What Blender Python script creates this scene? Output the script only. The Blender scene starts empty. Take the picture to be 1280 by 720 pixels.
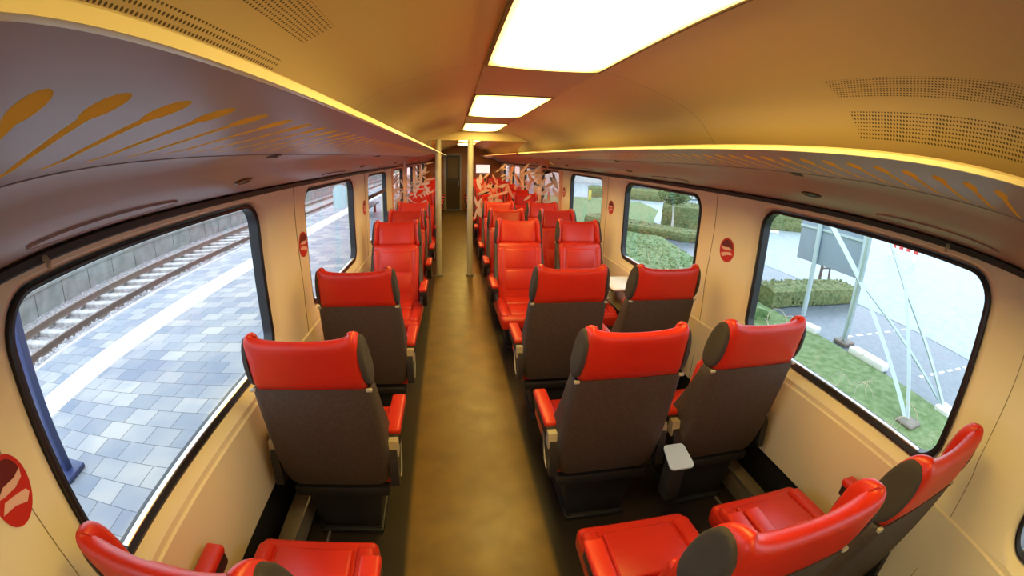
import bpy, bmesh, math, random
from mathutils import Vector, Matrix
C = bpy.context.scene.collection
PI = math.pi
random.seed(7)

# ------------------------------------------------------------------ helpers
def link(o, parent=None):
    C.objects.link(o)
    if parent is not None:
        o.parent = parent
    return o

def obj(name, bm, mat, parent=None, smooth=True, angle=35):
    me = bpy.data.meshes.new(name)
    bmesh.ops.recalc_face_normals(bm, faces=bm.faces)
    bm.to_mesh(me); bm.free()
    me.materials.append(mat)
    if smooth:
        for p in me.polygons: p.use_smooth = True
        try: me.set_sharp_from_angle(angle=math.radians(angle))
        except Exception: pass
    return link(bpy.data.objects.new(name, me), parent)

def tag(o, label, cat, group=None, kind=None):
    o['label'] = label; o['category'] = cat
    if group: o['group'] = group
    if kind: o['kind'] = kind
    return o

def struct(name, bm, mat, parent=None, smooth=True, label=None):
    o = obj(name, bm, mat, parent, smooth)
    if parent is None:
        o['kind'] = 'structure'
        if label: o['label'] = label
    return o

def empty(name, loc=(0, 0, 0), rz=0):
    o = bpy.data.objects.new(name, None); C.objects.link(o)
    o.location = loc; o.rotation_euler = (0, 0, rz); o.empty_display_size = .1
    return o

def copy_tree(o, parent=None):
    c = o.copy(); C.objects.link(c); c.parent = parent
    for ch in list(o.children): copy_tree(ch, c)
    return c

def box(bm, x0, x1, y0, y1, z0, z1, r=0, seg=3, fn=None):
    t = bmesh.new()
    bmesh.ops.create_cube(t, size=1)
    for v in t.verts:
        v.co = Vector(((x0+x1)/2+v.co.x*(x1-x0), (y0+y1)/2+v.co.y*(y1-y0), (z0+z1)/2+v.co.z*(z1-z0)))
    if r > 0:
        bmesh.ops.bevel(t, geom=t.edges[:], offset=r, segments=seg, profile=.5, affect='EDGES')
    if fn:
        for v in t.verts: v.co = Vector(fn(v.co))
    merge(bm, t)

def merge(bm, t):
    m = {}
    for v in t.verts: m[v] = bm.verts.new(v.co)
    for f in t.faces:
        try: bm.faces.new([m[v] for v in f.verts])
        except ValueError: pass
    t.free()

def loft(bm, rings, closed_ring=True, cap=True, closed=False):
    R = [[bm.verts.new(p) for p in ring] for ring in rings]
    n = len(R[0]); k = len(R)
    for i in range(k if closed else k-1):
        a, b = R[i], R[(i+1) % k]
        for j in range(n if closed_ring else n-1):
            j2 = (j+1) % n
            bm.faces.new((a[j], a[j2], b[j2], b[j]))
    if cap and not closed and closed_ring:
        bm.faces.new(R[0][::-1]); bm.faces.new(R[-1])

def tube(bm, pts, r, n=10, cap=True, closed=False):
    pts = [Vector(p) for p in pts]; rings = []
    rr = r if isinstance(r, (list, tuple)) else [r]*len(pts)
    up = None
    for i, p in enumerate(pts):
        if closed: d = (pts[(i+1) % len(pts)] - pts[i-1])
        else: d = pts[min(i+1, len(pts)-1)] - pts[max(i-1, 0)]
        d.normalize()
        if up is None: up = Vector((0, 0, 1)) if abs(d.z) < .9 else Vector((1, 0, 0))
        a = d.cross(up).normalized(); b = a.cross(d).normalized(); up = b
        rings.append([p + a*math.cos(2*PI*j/n)*rr[i] + b*math.sin(2*PI*j/n)*rr[i] for j in range(n)])
    loft(bm, rings, cap=cap, closed=closed)

def rrect(w0, w1, h0, h1, r, n=8):
    """rounded rectangle loop of (u, v)"""
    out = []
    for cx, cy, a0 in ((w1-r, h1-r, 0), (w0+r, h1-r, PI/2), (w0+r, h0+r, PI), (w1-r, h0+r, 1.5*PI)):
        for i in range(n+1):
            a = a0 + PI/2*i/n
            out.append((cx + r*math.cos(a), cy + r*math.sin(a)))
    return out

# ------------------------------------------------------------------ materials
def mat(name, col, rough=.5, metal=0, spec=.5, noise=None, bump=None, emit=None, coat=0):
    m = bpy.data.materials.new(name); m.use_nodes = True
    nt = m.node_tree; b = nt.nodes['Principled BSDF']
    b.inputs['Base Color'].default_value = (*col, 1)
    b.inputs['Roughness'].default_value = rough
    b.inputs['Metallic'].default_value = metal
    b.inputs['Specular IOR Level'].default_value = spec
    if coat: b.inputs['Coat Weight'].default_value = coat
    if emit:
        b.inputs['Emission Color'].default_value = (*emit[0], 1); b.inputs['Emission Strength'].default_value = emit[1]
    tc = None
    if noise or bump: tc = nt.nodes.new('ShaderNodeTexCoord')
    if noise:
        sc, col2, lo, hi = noise
        n = nt.nodes.new('ShaderNodeTexNoise'); n.inputs['Scale'].default_value = sc; n.inputs['Detail'].default_value = 6
        nt.links.new(tc.outputs['Object'], n.inputs['Vector'])
        cr = nt.nodes.new('ShaderNodeValToRGB'); cr.color_ramp.elements[0].position = lo; cr.color_ramp.elements[1].position = hi
        cr.color_ramp.elements[0].color = (*col, 1); cr.color_ramp.elements[1].color = (*col2, 1)
        nt.links.new(n.outputs['Fac'], cr.inputs['Fac']); nt.links.new(cr.outputs['Color'], b.inputs['Base Color'])
    if bump:
        sc, st = bump
        n = nt.nodes.new('ShaderNodeTexNoise'); n.inputs['Scale'].default_value = sc; n.inputs['Detail'].default_value = 4
        nt.links.new(tc.outputs['Object'], n.inputs['Vector'])
        bp = nt.nodes.new('ShaderNodeBump'); bp.inputs['Strength'].default_value = st; bp.inputs['Distance'].default_value = .01
        nt.links.new(n.outputs['Fac'], bp.inputs['Height']); nt.links.new(bp.outputs['Normal'], b.inputs['Normal'])
    return m

def node(nt, t, **kw):
    n = nt.nodes.new(t)
    for k, v in kw.items():
        if k.startswith('i_'):
            key = k[2:]; key = int(key) if key.isdigit() else key
            n.inputs[key].default_value = v
        else: setattr(n, k, v)
    return n

def math_(nt, op, a, b=None, c=None):
    n = nt.nodes.new('ShaderNodeMath'); n.operation = op
    for i, v in enumerate((a, b, c)):
        if v is None: continue
        if isinstance(v, (int, float)): n.inputs[i].default_value = v
        else: nt.links.new(v, n.inputs[i])
    return n.outputs[0]

M = {}
M['leather'] = mat('red_leather', (.60, .028, .010), .36, spec=.5, noise=(3, (.52, .020, .010), .35, .7), bump=(160, .06))
M['shell'] = mat('seat_shell_fabric', (.070, .052, .042), .62, noise=(90, (.052, .038, .030), .4, .6), bump=(300, .1))
M['sidepad'] = mat('dark_side_fabric', (.045, .036, .032), .85, bump=(400, .3))
M['black'] = mat('black_plastic', (.014, .013, .014), .5)
M['beige'] = mat('beige_plastic', (.42, .37, .27), .4)
M['cream'] = mat('cream_wall_panel', (.82, .72, .54), .42, noise=(1.5, (.78, .68, .50), .3, .7))
M['gasket'] = mat('black_rubber', (.012, .011, .014), .35)
M['alu'] = mat('brushed_aluminium', (.62, .62, .63), .3, metal=.9)
M['white'] = mat('white_laminate', (.85, .85, .83), .35)
M['paper'] = mat('newsprint', (.6, .58, .55), .8, noise=(40, (.12, .11, .11), .45, .6))
M['post'] = mat('post_paint', (.55, .50, .40), .4)
M['stickred'] = mat('red_sticker', (.52, .022, .012), .4)
M['stickdark'] = mat('dark_red_sticker', (.13, .012, .010), .4)
M['stickwhite'] = mat('white_sticker', (.75, .45, .38), .4)
M['lens'] = mat('lamp_lens', (.05, .045, .03), .25)
M['bin'] = mat('bin_dark', (.03, .027, .025), .5)
M['lid'] = mat('pale_grey_lid', (.50, .60, .78), .4)
M['duct'] = mat('brown_grey_duct', (.20, .165, .13), .45, metal=.2)
M['door'] = mat('dark_brown_door', (.075, .045, .022), .4)
M['doorglass'] = mat('dark_door_glass', (.16, .10, .04), .15)
M['orangewall'] = mat('orange_brown_bulkhead', (.50, .19, .06), .45)
M['screen'] = mat('display_screen', (.1, .1, .1), .3, emit=((1, .93, .95), 1.6))
M['petal'] = mat('pale_etched_petal', (.62, .33, .25), .5)

def m_ceiling():
    m = mat('ceiling_cream', (.72, .57, .31), .38)
    nt = m.node_tree; b = nt.nodes['Principled BSDF']
    tc = node(nt, 'ShaderNodeTexCoord'); s = node(nt, 'ShaderNodeSeparateXYZ'); nt.links.new(tc.outputs['Object'], s.inputs[0])
    ax = math_(nt, 'ABSOLUTE', s.outputs['X']); y = s.outputs['Y']
    # two perforated bands close to the rear, thin joints between the ceiling panels
    P = .0125
    u = math_(nt, 'SUBTRACT', math_(nt, 'MODULO', math_(nt, 'ADD', math_(nt, 'MULTIPLY', ax, 1.35), 10), P), P/2)
    row = math_(nt, 'MULTIPLY', math_(nt, 'MODULO', math_(nt, 'FLOOR', math_(nt, 'DIVIDE', math_(nt, 'ADD', math_(nt, 'MULTIPLY', ax, 1.35), 10), P)), 2), P/2)
    v = math_(nt, 'SUBTRACT', math_(nt, 'MODULO', math_(nt, 'ADD', math_(nt, 'ADD', y, 10), row), P), P/2)
    r2 = math_(nt, 'ADD', math_(nt, 'MULTIPLY', u, u), math_(nt, 'MULTIPLY', v, v))
    dot = math_(nt, 'LESS_THAN', r2, .0034**2)
    b1 = math_(nt, 'MULTIPLY', math_(nt, 'GREATER_THAN', ax, .80), math_(nt, 'LESS_THAN', ax, .868))
    b2 = math_(nt, 'MULTIPLY', math_(nt, 'GREATER_THAN', ax, .672), math_(nt, 'LESS_THAN', ax, .748))
    band = math_(nt, 'MULTIPLY', math_(nt, 'ADD', b1, b2), math_(nt, 'LESS_THAN', y, 1.03))
    hole = math_(nt, 'MULTIPLY', dot, band)
    jy = math_(nt, 'ABSOLUTE', math_(nt, 'SUBTRACT', math_(nt, 'MODULO', math_(nt, 'ADD', y, 7.25), 2.3), 0.0))
    joint = math_(nt, 'LESS_THAN', jy, .005)
    tot = math_(nt, 'MAXIMUM', hole, math_(nt, 'MULTIPLY', joint, .55))
    mx = node(nt, 'ShaderNodeMix', data_type='RGBA')
    mx.inputs[6].default_value = (.72, .57, .31, 1); mx.inputs[7].default_value = (.10, .07, .04, 1)
    nt.links.new(tot, mx.inputs[0]); nt.links.new(mx.outputs[2], b.inputs['Base Color'])
    return m
M['ceiling'] = m_ceiling()

def m_rack():
    """mauve-grey rack sheet with open spoon-shaped slots, the ceiling light through them painted yellow"""
    m = mat('rack_mauve', (.36, .27, .31), .38)
    nt = m.node_tree; b = nt.nodes['Principled BSDF']; out = nt.nodes['Material Output']
    tc = node(nt, 'ShaderNodeTexCoord'); s = node(nt, 'ShaderNodeSeparateXYZ'); nt.links.new(tc.outputs['Object'], s.inputs[0])
    ax = math_(nt, 'ABSOLUTE', s.outputs['X']); y = s.outputs['Y']; P = .098
    v = math_(nt, 'SUBTRACT', math_(nt, 'MODULO', math_(nt, 'ADD', y, 20.03), P), P/2)
    av = math_(nt, 'ABSOLUTE', v)
    t = math_(nt, 'DIVIDE', math_(nt, 'SUBTRACT', ax, .69), .212)
    wid = math_(nt, 'SUBTRACT', .0100, math_(nt, 'MULTIPLY', t, .0022))
    stem = math_(nt, 'MULTIPLY', math_(nt, 'LESS_THAN', av, wid), math_(nt, 'MULTIPLY', math_(nt, 'GREATER_THAN', t, 0), math_(nt, 'LESS_THAN', t, 1)))
    dx = math_(nt, 'DIVIDE', math_(nt, 'SUBTRACT', ax, .683), .030); dv = math_(nt, 'DIVIDE', v, .0200)
    bowl = math_(nt, 'LESS_THAN', math_(nt, 'ADD', math_(nt, 'MULTIPLY', dx, dx), math_(nt, 'MULTIPLY', dv, dv)), 1)
    hole = math_(nt, 'MAXIMUM', stem, bowl)
    d = node(nt, 'ShaderNodeBsdfDiffuse'); d.inputs[0].default_value = (.95, .72, .15, 1)  # lit ceiling seen through the open slots, put into this yellow
    tl = node(nt, 'ShaderNodeBsdfTranslucent'); tl.inputs[0].default_value = (.95, .66, .14, 1)
    m2 = node(nt, 'ShaderNodeMixShader'); m2.inputs[0].default_value = .45; nt.links.new(d.outputs[0], m2.inputs[1]); nt.links.new(tl.outputs[0], m2.inputs[2])
    mx = node(nt, 'ShaderNodeMixShader')
    nt.links.new(hole, mx.inputs[0]); nt.links.new(b.outputs[0], mx.inputs[1]); nt.links.new(m2.outputs[0], mx.inputs[2])
    nt.links.new(mx.outputs[0], out.inputs['Surface'])
    return m
M['rack'] = m_rack()
M['binpanel'] = mat('rack_lower_panel', (.36, .25, .23), .36)
M['lip'] = mat('rack_lip', (.85, .72, .42), .3)

def m_glass(name, col, tintmix=None):
    m = bpy.data.materials.new(name); m.use_nodes = True; nt = m.node_tree
    nt.nodes.remove(nt.nodes['Principled BSDF']); out = nt.nodes['Material Output']
    tr = node(nt, 'ShaderNodeBsdfTransparent'); tr.inputs[0].default_value = (*col, 1)
    gl = node(nt, 'ShaderNodeBsdfGlossy'); gl.inputs['Roughness'].default_value = .02
    lw = node(nt, 'ShaderNodeLayerWeight'); fr = node(nt, 'ShaderNodeMath', operation='MULTIPLY_ADD')
    pw = node(nt, 'ShaderNodeMath', operation='POWER'); pw.inputs[1].default_value = 5; nt.links.new(lw.outputs['Facing'], pw.inputs[0]); nt.links.new(pw.outputs[0], fr.inputs[0]); fr.inputs[1].default_value = .5; fr.inputs[2].default_value = .025
    mx = node(nt, 'ShaderNodeMixShader')
    nt.links.new(fr.outputs[0], mx.inputs[0]); nt.links.new(tr.outputs[0], mx.inputs[1]); nt.links.new(gl.outputs[0], mx.inputs[2])
    nt.links.new(mx.outputs[0], out.inputs['Surface'])
    return m
M['glass'] = m_glass('window_glass', (.95, .97, .97))
M['pinkglass'] = m_glass('partition_glass', (1.0, .80, .74))

def m_light():
    m = bpy.data.materials.new('lamp_diffuser'); m.use_nodes = True; nt = m.node_tree
    nt.nodes.remove(nt.nodes['Principled BSDF']); out = nt.nodes['Material Output']
    e = node(nt, 'ShaderNodeEmission'); e.inputs[0].default_value = (1.0, .70, .17, 1)
    tc = node(nt, 'ShaderNodeTexCoord'); s = node(nt, 'ShaderNodeSeparateXYZ'); nt.links.new(tc.outputs['Generated'], s.inputs[0])
    # the tubes sit behind the middle of the diffuser: it gives off less towards its rim
    def prof(v, w):
        a = math_(nt, 'MINIMUM', v, math_(nt, 'SUBTRACT', 1.0, v))
        n = nt.nodes.new('ShaderNodeMapRange'); n.inputs['From Max'].default_value = w; n.inputs['To Min'].default_value = .22; n.interpolation_type = 'SMOOTHSTEP'
        nt.links.new(a, n.inputs['Value']); return n.outputs[0]
    st = math_(nt, 'MULTIPLY', math_(nt, 'MULTIPLY', prof(s.outputs['X'], .13), prof(s.outputs['Y'], .10)), 15.5)
    nt.links.new(st, e.inputs['Strength']); nt.links.new(e.outputs[0], out.inputs['Surface'])
    return m
M['light'] = m_light()

def m_floor():
    m = mat('vinyl_floor', (.185, .105, .022), .28, noise=(5, (.135, .076, .017), .35, .65))
    nt = m.node_tree; b = nt.nodes['Principled BSDF']
    tc = node(nt, 'ShaderNodeTexCoord')
    n = node(nt, 'ShaderNodeTexNoise'); n.inputs['Scale'].default_value = 9; n.inputs['Detail'].default_value = 8
    nt.links.new(tc.outputs['Object'], n.inputs['Vector'])
    # darker floor colour under the seats, lighter vinyl in the aisle
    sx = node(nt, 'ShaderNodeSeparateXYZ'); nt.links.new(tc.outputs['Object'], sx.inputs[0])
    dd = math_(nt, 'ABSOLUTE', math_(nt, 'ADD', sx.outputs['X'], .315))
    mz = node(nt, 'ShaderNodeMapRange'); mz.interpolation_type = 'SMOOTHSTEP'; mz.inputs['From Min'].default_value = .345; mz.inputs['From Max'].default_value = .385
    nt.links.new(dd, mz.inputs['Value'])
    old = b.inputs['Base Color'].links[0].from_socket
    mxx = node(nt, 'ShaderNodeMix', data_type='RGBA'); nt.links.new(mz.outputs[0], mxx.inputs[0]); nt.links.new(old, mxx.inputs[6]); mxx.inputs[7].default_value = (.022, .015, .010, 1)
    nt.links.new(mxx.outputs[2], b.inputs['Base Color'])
    mr = node(nt, 'ShaderNodeMapRange'); mr.inputs['To Min'].default_value = .26; mr.inputs['To Max'].default_value = .46
    nt.links.new(n.outputs['Fac'], mr.inputs['Value']); nt.links.new(mr.outputs[0], b.inputs['Roughness'])
    return m
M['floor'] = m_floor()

def m_tiles():
    m = mat('platform_tiles', (.5, .5, .5), .55)
    nt = m.node_tree; b = nt.nodes['Principled BSDF']
    tc = node(nt, 'ShaderNodeTexCoord'); mp = node(nt, 'ShaderNodeMapping'); nt.links.new(tc.outputs['Object'], mp.inputs[0])
    br = node(nt, 'ShaderNodeTexBrick'); br.offset = .5
    br.inputs['Color1'].default_value = (.20, .225, .28, 1); br.inputs['Color2'].default_value = (.42, .40, .39, 1)
    br.inputs['Mortar'].default_value = (.10, .10, .12, 1); br.inputs['Scale'].default_value = 1
    br.inputs['Mortar Size'].default_value = .006; br.inputs['Brick Width'].default_value = .34; br.inputs['Row Height'].default_value = .31
    br.inputs['Mortar Smooth'].default_value = .3; br.inputs['Bias'].default_value = 0
    nt.links.new(mp.outputs[0], br.inputs['Vector'])
    n = node(nt, 'ShaderNodeTexNoise'); n.inputs['Scale'].default_value = 1.6; nt.links.new(mp.outputs[0], n.inputs['Vector'])
    mx = node(nt, 'ShaderNodeMix', data_type='RGBA', blend_type='MULTIPLY'); mx.inputs[0].default_value = .5
    cr = node(nt, 'ShaderNodeValToRGB'); cr.color_ramp.elements[0].color = (.65, .72, .85, 1); cr.color_ramp.elements[1].color = (1.1, 1.05, .98, 1)
    cr.color_ramp.elements[0].position = .4; cr.color_ramp.elements[1].position = .6
    nt.links.new(n.outputs['Fac'], cr.inputs[0]); nt.links.new(br.outputs['Color'], mx.inputs[6]); nt.links.new(cr.outputs[0], mx.inputs[7])
    nt.links.new(mx.outputs[2], b.inputs['Base Color'])
    return m
M['tiles'] = m_tiles()
M['whiteline'] = mat('white_platform_line', (.85, .86, .84), .6, noise=(8, (.72, .73, .72), .4, .6))
M['kerb'] = mat('platform_edge_concrete', (.55, .50, .50), .7, noise=(6, (.45, .40, .41), .4, .6))
M['ballast'] = mat('ballast_ground', (.20, .18, .18), .9, noise=(14, (.42, .38, .38), .4, .62), bump=(30, 1))
M['stone'] = mat('ballast_stone', (.34, .31, .32), .9, noise=(3, (.55, .52, .54), .4, .6))
M['rail'] = mat('rusty_rail', (.24, .17, .14), .5, metal=.4)
M['sleeper'] = mat('concrete_sleeper', (.52, .49, .48), .8, noise=(6, (.38, .35, .34), .4, .6))
M['concrete'] = mat('retaining_concrete', (.20, .20, .19), .9, noise=(2.2, (.33, .325, .31), .3, .7), bump=(12, .4))
M['bluepost'] = mat('dark_blue_paint', (.035, .045, .14), .4, noise=(55, (.4, .42, .5), .70, .74))
M['asphalt'] = mat('asphalt', (.10, .125, .155), .30, noise=(9, (.15, .175, .205), .35, .65))
M['grass'] = mat('lawn_grass', (.10, .17, .045), .8, noise=(7, (.22, .29, .13), .35, .7), bump=(60, 1))
M['hedge'] = mat('hedge_leaves', (.08, .12, .035), .8, noise=(12, (.22, .24, .10), .35, .7))
M['groundcover'] = mat('shrub_leaves', (.07, .15, .05), .8, noise=(10, (.22, .30, .12), .35, .7))
M['mast'] = mat('pale_galvanised_steel', (.50, .60, .64), .4, metal=.2)
M['signback'] = mat('grey_sign_back', (.26, .32, .40), .5)
M['kerbwhite'] = mat('pale_kerb_stone', (.8, .8, .78), .7)
M['barred'] = mat('barrier_red', (.7, .06, .05), .5)
M['bark'] = mat('pale_bark', (.55, .52, .47), .8)
M['wood'] = mat('dark_wood_stake', (.12, .09, .07), .8)
M['carwhite'] = mat('car_white', (.75, .77, .8), .25, coat=.5)
M['cardark'] = mat('car_dark', (.06, .07, .09), .25, coat=.5)
M['carglass'] = mat('car_glass', (.02, .025, .03), .1)
def m_etch(name, c1, c2, f):
    m = bpy.data.materials.new(name); m.use_nodes = True; nt = m.node_tree
    nt.nodes.remove(nt.nodes['Principled BSDF']); out = nt.nodes['Material Output']
    d = node(nt, 'ShaderNodeBsdfDiffuse'); d.inputs[0].default_value = (*c1, 1); tl = node(nt, 'ShaderNodeBsdfTranslucent'); tl.inputs[0].default_value = (*c2, 1)
    mx = node(nt, 'ShaderNodeMixShader'); mx.inputs[0].default_value = f
    nt.links.new(d.outputs[0], mx.inputs[1]); nt.links.new(tl.outputs[0], mx.inputs[2]); nt.links.new(mx.outputs[0], out.inputs['Surface'])
    return m
M['etch'] = m_etch('frosted_etching', (.7, .75, .7), (.85, .9, .85), .6)
M['backdrop'] = mat('pale_building', (.55, .52, .5), .8)
M['outer'] = mat('coach_outer_skin', (.5, .42, .10), .4)

FZ = 0.0
X_W = 1.33          # inner wall plane
Y_A, Y_B = -2.55, 15.6
WY0, WW, WP = .63, 1.44, 2.108
WZ0, WZ1 = .875, 1.665
BAYS = range(-1, 7)

# ------------------------------------------------------------------ floor
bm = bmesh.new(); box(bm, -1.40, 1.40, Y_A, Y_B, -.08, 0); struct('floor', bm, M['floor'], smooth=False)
bm = bmesh.new(); box(bm, -.62, -.12, 6.72, 6.76, .0, .004); struct('trim_1', bm, M['beige'], smooth=False, label='thin door threshold strip across the aisle floor at the partition')

# ------------------------------------------------------------------ ceiling vault
prof = [(0, 2.285), (.13, 2.283), (.262, 2.272), (.38, 2.248), (.49, 2.218), (.59, 2.188), (.68, 2.155), (.75, 2.122), (.80, 2.088), (.85, 2.035), (.89, 1.985), (.95, 1.955), (1.15, 1.915), (1.37, 1.86)]
half = [(-x, z) for x, z in prof[::-1]] + prof[1:]
bm = bmesh.new()
ys = [Y_A, 2.05, 6.6, Y_B]
rings = []
for y in ys:
    rings.append([Vector((x, y, z)) for x, z in half] + [Vector((x, y, z+.03)) for x, z in half[::-1]])
loft(bm, rings)
struct('ceiling', bm, M['ceiling'])
# central strip that carries the lamps
bm = bmesh.new()
lights = [(-1.78, -.35), (.53, 1.96), (2.84, 4.27), (5.15, 6.50), (7.40, 8.83), (9.71, 11.14), (12.02, 13.45)]
edges = [Y_A] + [v for l in lights for v in l] + [Y_B]
for i in range(0, len(edges), 2):
    box(bm, -.262, .262, edges[i]+.004, edges[i+1]-.004, 2.262, 2.274, .003, 1)
struct('trim_2', bm, mat('ceiling_strip', (.60, .40, .27), .4), label='brownish flat strip panels along the ceiling centre between lamps')
places = ['behind the camera, first of the row', 'nearest and largest overhead lamp', 'second lamp from the camera', 'third lamp, last before the glass partition', 'first lamp beyond the glass partition', 'second lamp beyond the glass partition', 'third lamp beyond the glass partition']
for i, (a, b) in enumerate(lights):
    t = tag(empty('ceiling_light', (0, (a+b)/2, 2.262)), 'glowing warm white ceiling panel, ' + places[i], 'light', 'rectangular lamps along the ceiling centre')
    L = (b-a)/2
    bm = bmesh.new()
    n = 12; rings = []
    for j in range(n+1):
        x = -.25 + .5*j/n; z = -.010*math.cos(x/.25*PI/2) - .002
        rings.append([Vector((x, -L+.012, z)), Vector((x, L-.012, z)), Vector((x, L-.012, z+.012)), Vector((x, -L+.012, z+.012))])
    loft(bm, rings)
    obj('diffuser', bm, M['light'], t)
    bm = bmesh.new()
    box(bm, -.262, .262, -L, -L+.012, -.006, .01, .002, 1); box(bm, -.262, .262, L-.012, L, -.006, .01, .002, 1)
    box(bm, -.262, -.25, -L, L, -.006, .01, .002, 1); box(bm, .25, .262, -L, L, -.006, .01, .002, 1)
    obj('frame', bm, mat('lamp_frame', (.25, .17, .09), .5) if i == 0 else bpy.data.materials['lamp_frame'], t)

# ------------------------------------------------------------------ side walls with window openings
def wspan(s, k):
    if k == -1: return (WY0 - WP, .055)
    return (.56, 2.07) if (s < 0 and k == 0) else (WY0 + k*WP, WY0 + k*WP + WW)

def wall(side, name):
    bm = bmesh.new(); s = side
    z_lo, z_hi = .80, 1.735
    ycuts = []
    for k in BAYS:
        y0 = WY0 + k*WP; ya = y0 - .334; yb = ya + WP
        if k == BAYS[0]: ya = Y_A
        if k == BAYS[-1]: yb = Y_B
        t = bmesh.new()
        o = [t.verts.new((s*X_W, y, z)) for y, z in ((ya, z_lo), (yb, z_lo), (yb, z_hi), (ya, z_hi))]
        w0, w1 = wspan(s, k)
        loop = rrect(w0-.055, w1+.055, WZ0-.05, WZ1+.022, .15)
        inn = [t.verts.new((s*X_W, y, z)) for y, z in loop]
        es = [t.edges.new((o[i], o[(i+1) % 4])) for i in range(4)] + [t.edges.new((inn[i], inn[(i+1) % len(inn)])) for i in range(len(inn))]
        bmesh.ops.triangle_fill(t, use_beauty=True, use_dissolve=False, edges=es)
        # reveal sloping out to the window
        l2 = rrect(w0, w1, WZ0, WZ1, .12)
        m1 = [t.verts.new((s*(X_W+.015), y*.6+y2*.4, z*.6+z2*.4)) for (y, z), (y2, z2) in zip(loop, l2)]
        m2 = [t.verts.new((s*(X_W+.045), y, z)) for y, z in l2]
        m3 = [t.verts.new((s*(X_W+.06), y, z)) for y, z in l2]
        for a, b in ((inn, m1), (m1, m2), (m2, m3)):
            for i in range(len(a)):
                j = (i+1) % len(a); t.faces.new((a[i], a[j], b[j], b[i]))
        merge(bm, t)
    # lower panel and top closing, as profiles along the coach
    for P in ([(X_W, .80), (X_W-.010, .793), (X_W-.004, .55), (X_W+.01, .32), (X_W+.05, .312)], [(X_W, 1.735), (X_W+.04, 1.74), (X_W+.04, 1.95)]):
        loft(bm, [[Vector((s*x, Y_A, z)) for x, z in P], [Vector((s*x, Y_B, z)) for x, z in P]], closed_ring=False, cap=False)
    # vertical joint grooves on the pillars
    bmesh.ops.remove_doubles(bm, verts=bm.verts, dist=.0003)
    return struct(name, bm, M['cream'])
wall(-1, 'wall_left'); wall(1, 'wall_right')
# outer skin keeps the daylight out below and above the windows
for s, nm in ((-1, 'wall_outer_left'), (1, 'wall_outer_right')):
    bm = bmesh.new()
    x0, x1 = sorted((s*1.385, s*1.42))
    box(bm, x0, x1, Y_A, Y_B, -.5, WZ0-.03); box(bm, x0, x1, Y_A, Y_B, WZ1+.02, 2.35)
    for k in list(BAYS) + [7]:
        y0 = WY0 + k*WP
        box(bm, x0, x1, max(Y_A, wspan(s, k-1)[1]+.02), min(Y_B, wspan(s, k)[0]-.02), WZ0-.03, WZ1+.02)
    struct(nm, bm, M['outer'], smooth=False)
bm = bmesh.new(); box(bm, -1.5, 1.5, Y_A, Y_B, 2.35, 2.39); struct('roof', bm, M['outer'], smooth=False)
for s in (-1, 1):
    bm = bmesh.new(); x0, x1 = sorted((s*(X_W+.045), s*(X_W+.062)))
    box(bm, x0, x1, Y_A, Y_B, 0, .33); struct('baseboard_' + ('left' if s < 0 else 'right'), bm, M['black'], smooth=False)
    bm = bmesh.new(); x0, x1 = sorted((s*1.305, s*1.345))
    box(bm, x0, x1, Y_A, Y_B, 1.702, 1.728, .004, 1)
    struct('trim_' + ('3' if s < 0 else '4'), bm, M['black'], smooth=False, label='black shadow gap between the %s rack and the window wall' % ('left' if s < 0 else 'right'))
    # pillar joint lines
    bm = bmesh.new()
    for k in BAYS:
        y = WY0 + k*WP - .334 + .22*.5
        x0, x1 = sorted((s*(X_W-.0015), s*(X_W+.001)))
        pts = [(s*(X_W-.0008), y + .012*math.sin(z*7+.5)*(1 if z > 1 else .3), z) for z in [.33+.06*i for i in range(24)]]
        tube(bm, pts, .0022, 5)
    struct('trim_' + ('5' if s < 0 else '6'), bm, mat('joint_shadow', (.30, .22, .12), .7) if s < 0 else bpy.data.materials['joint_shadow'], label='thin vertical joint lines on the %s window pillars' % ('left' if s < 0 else 'right'))

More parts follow.
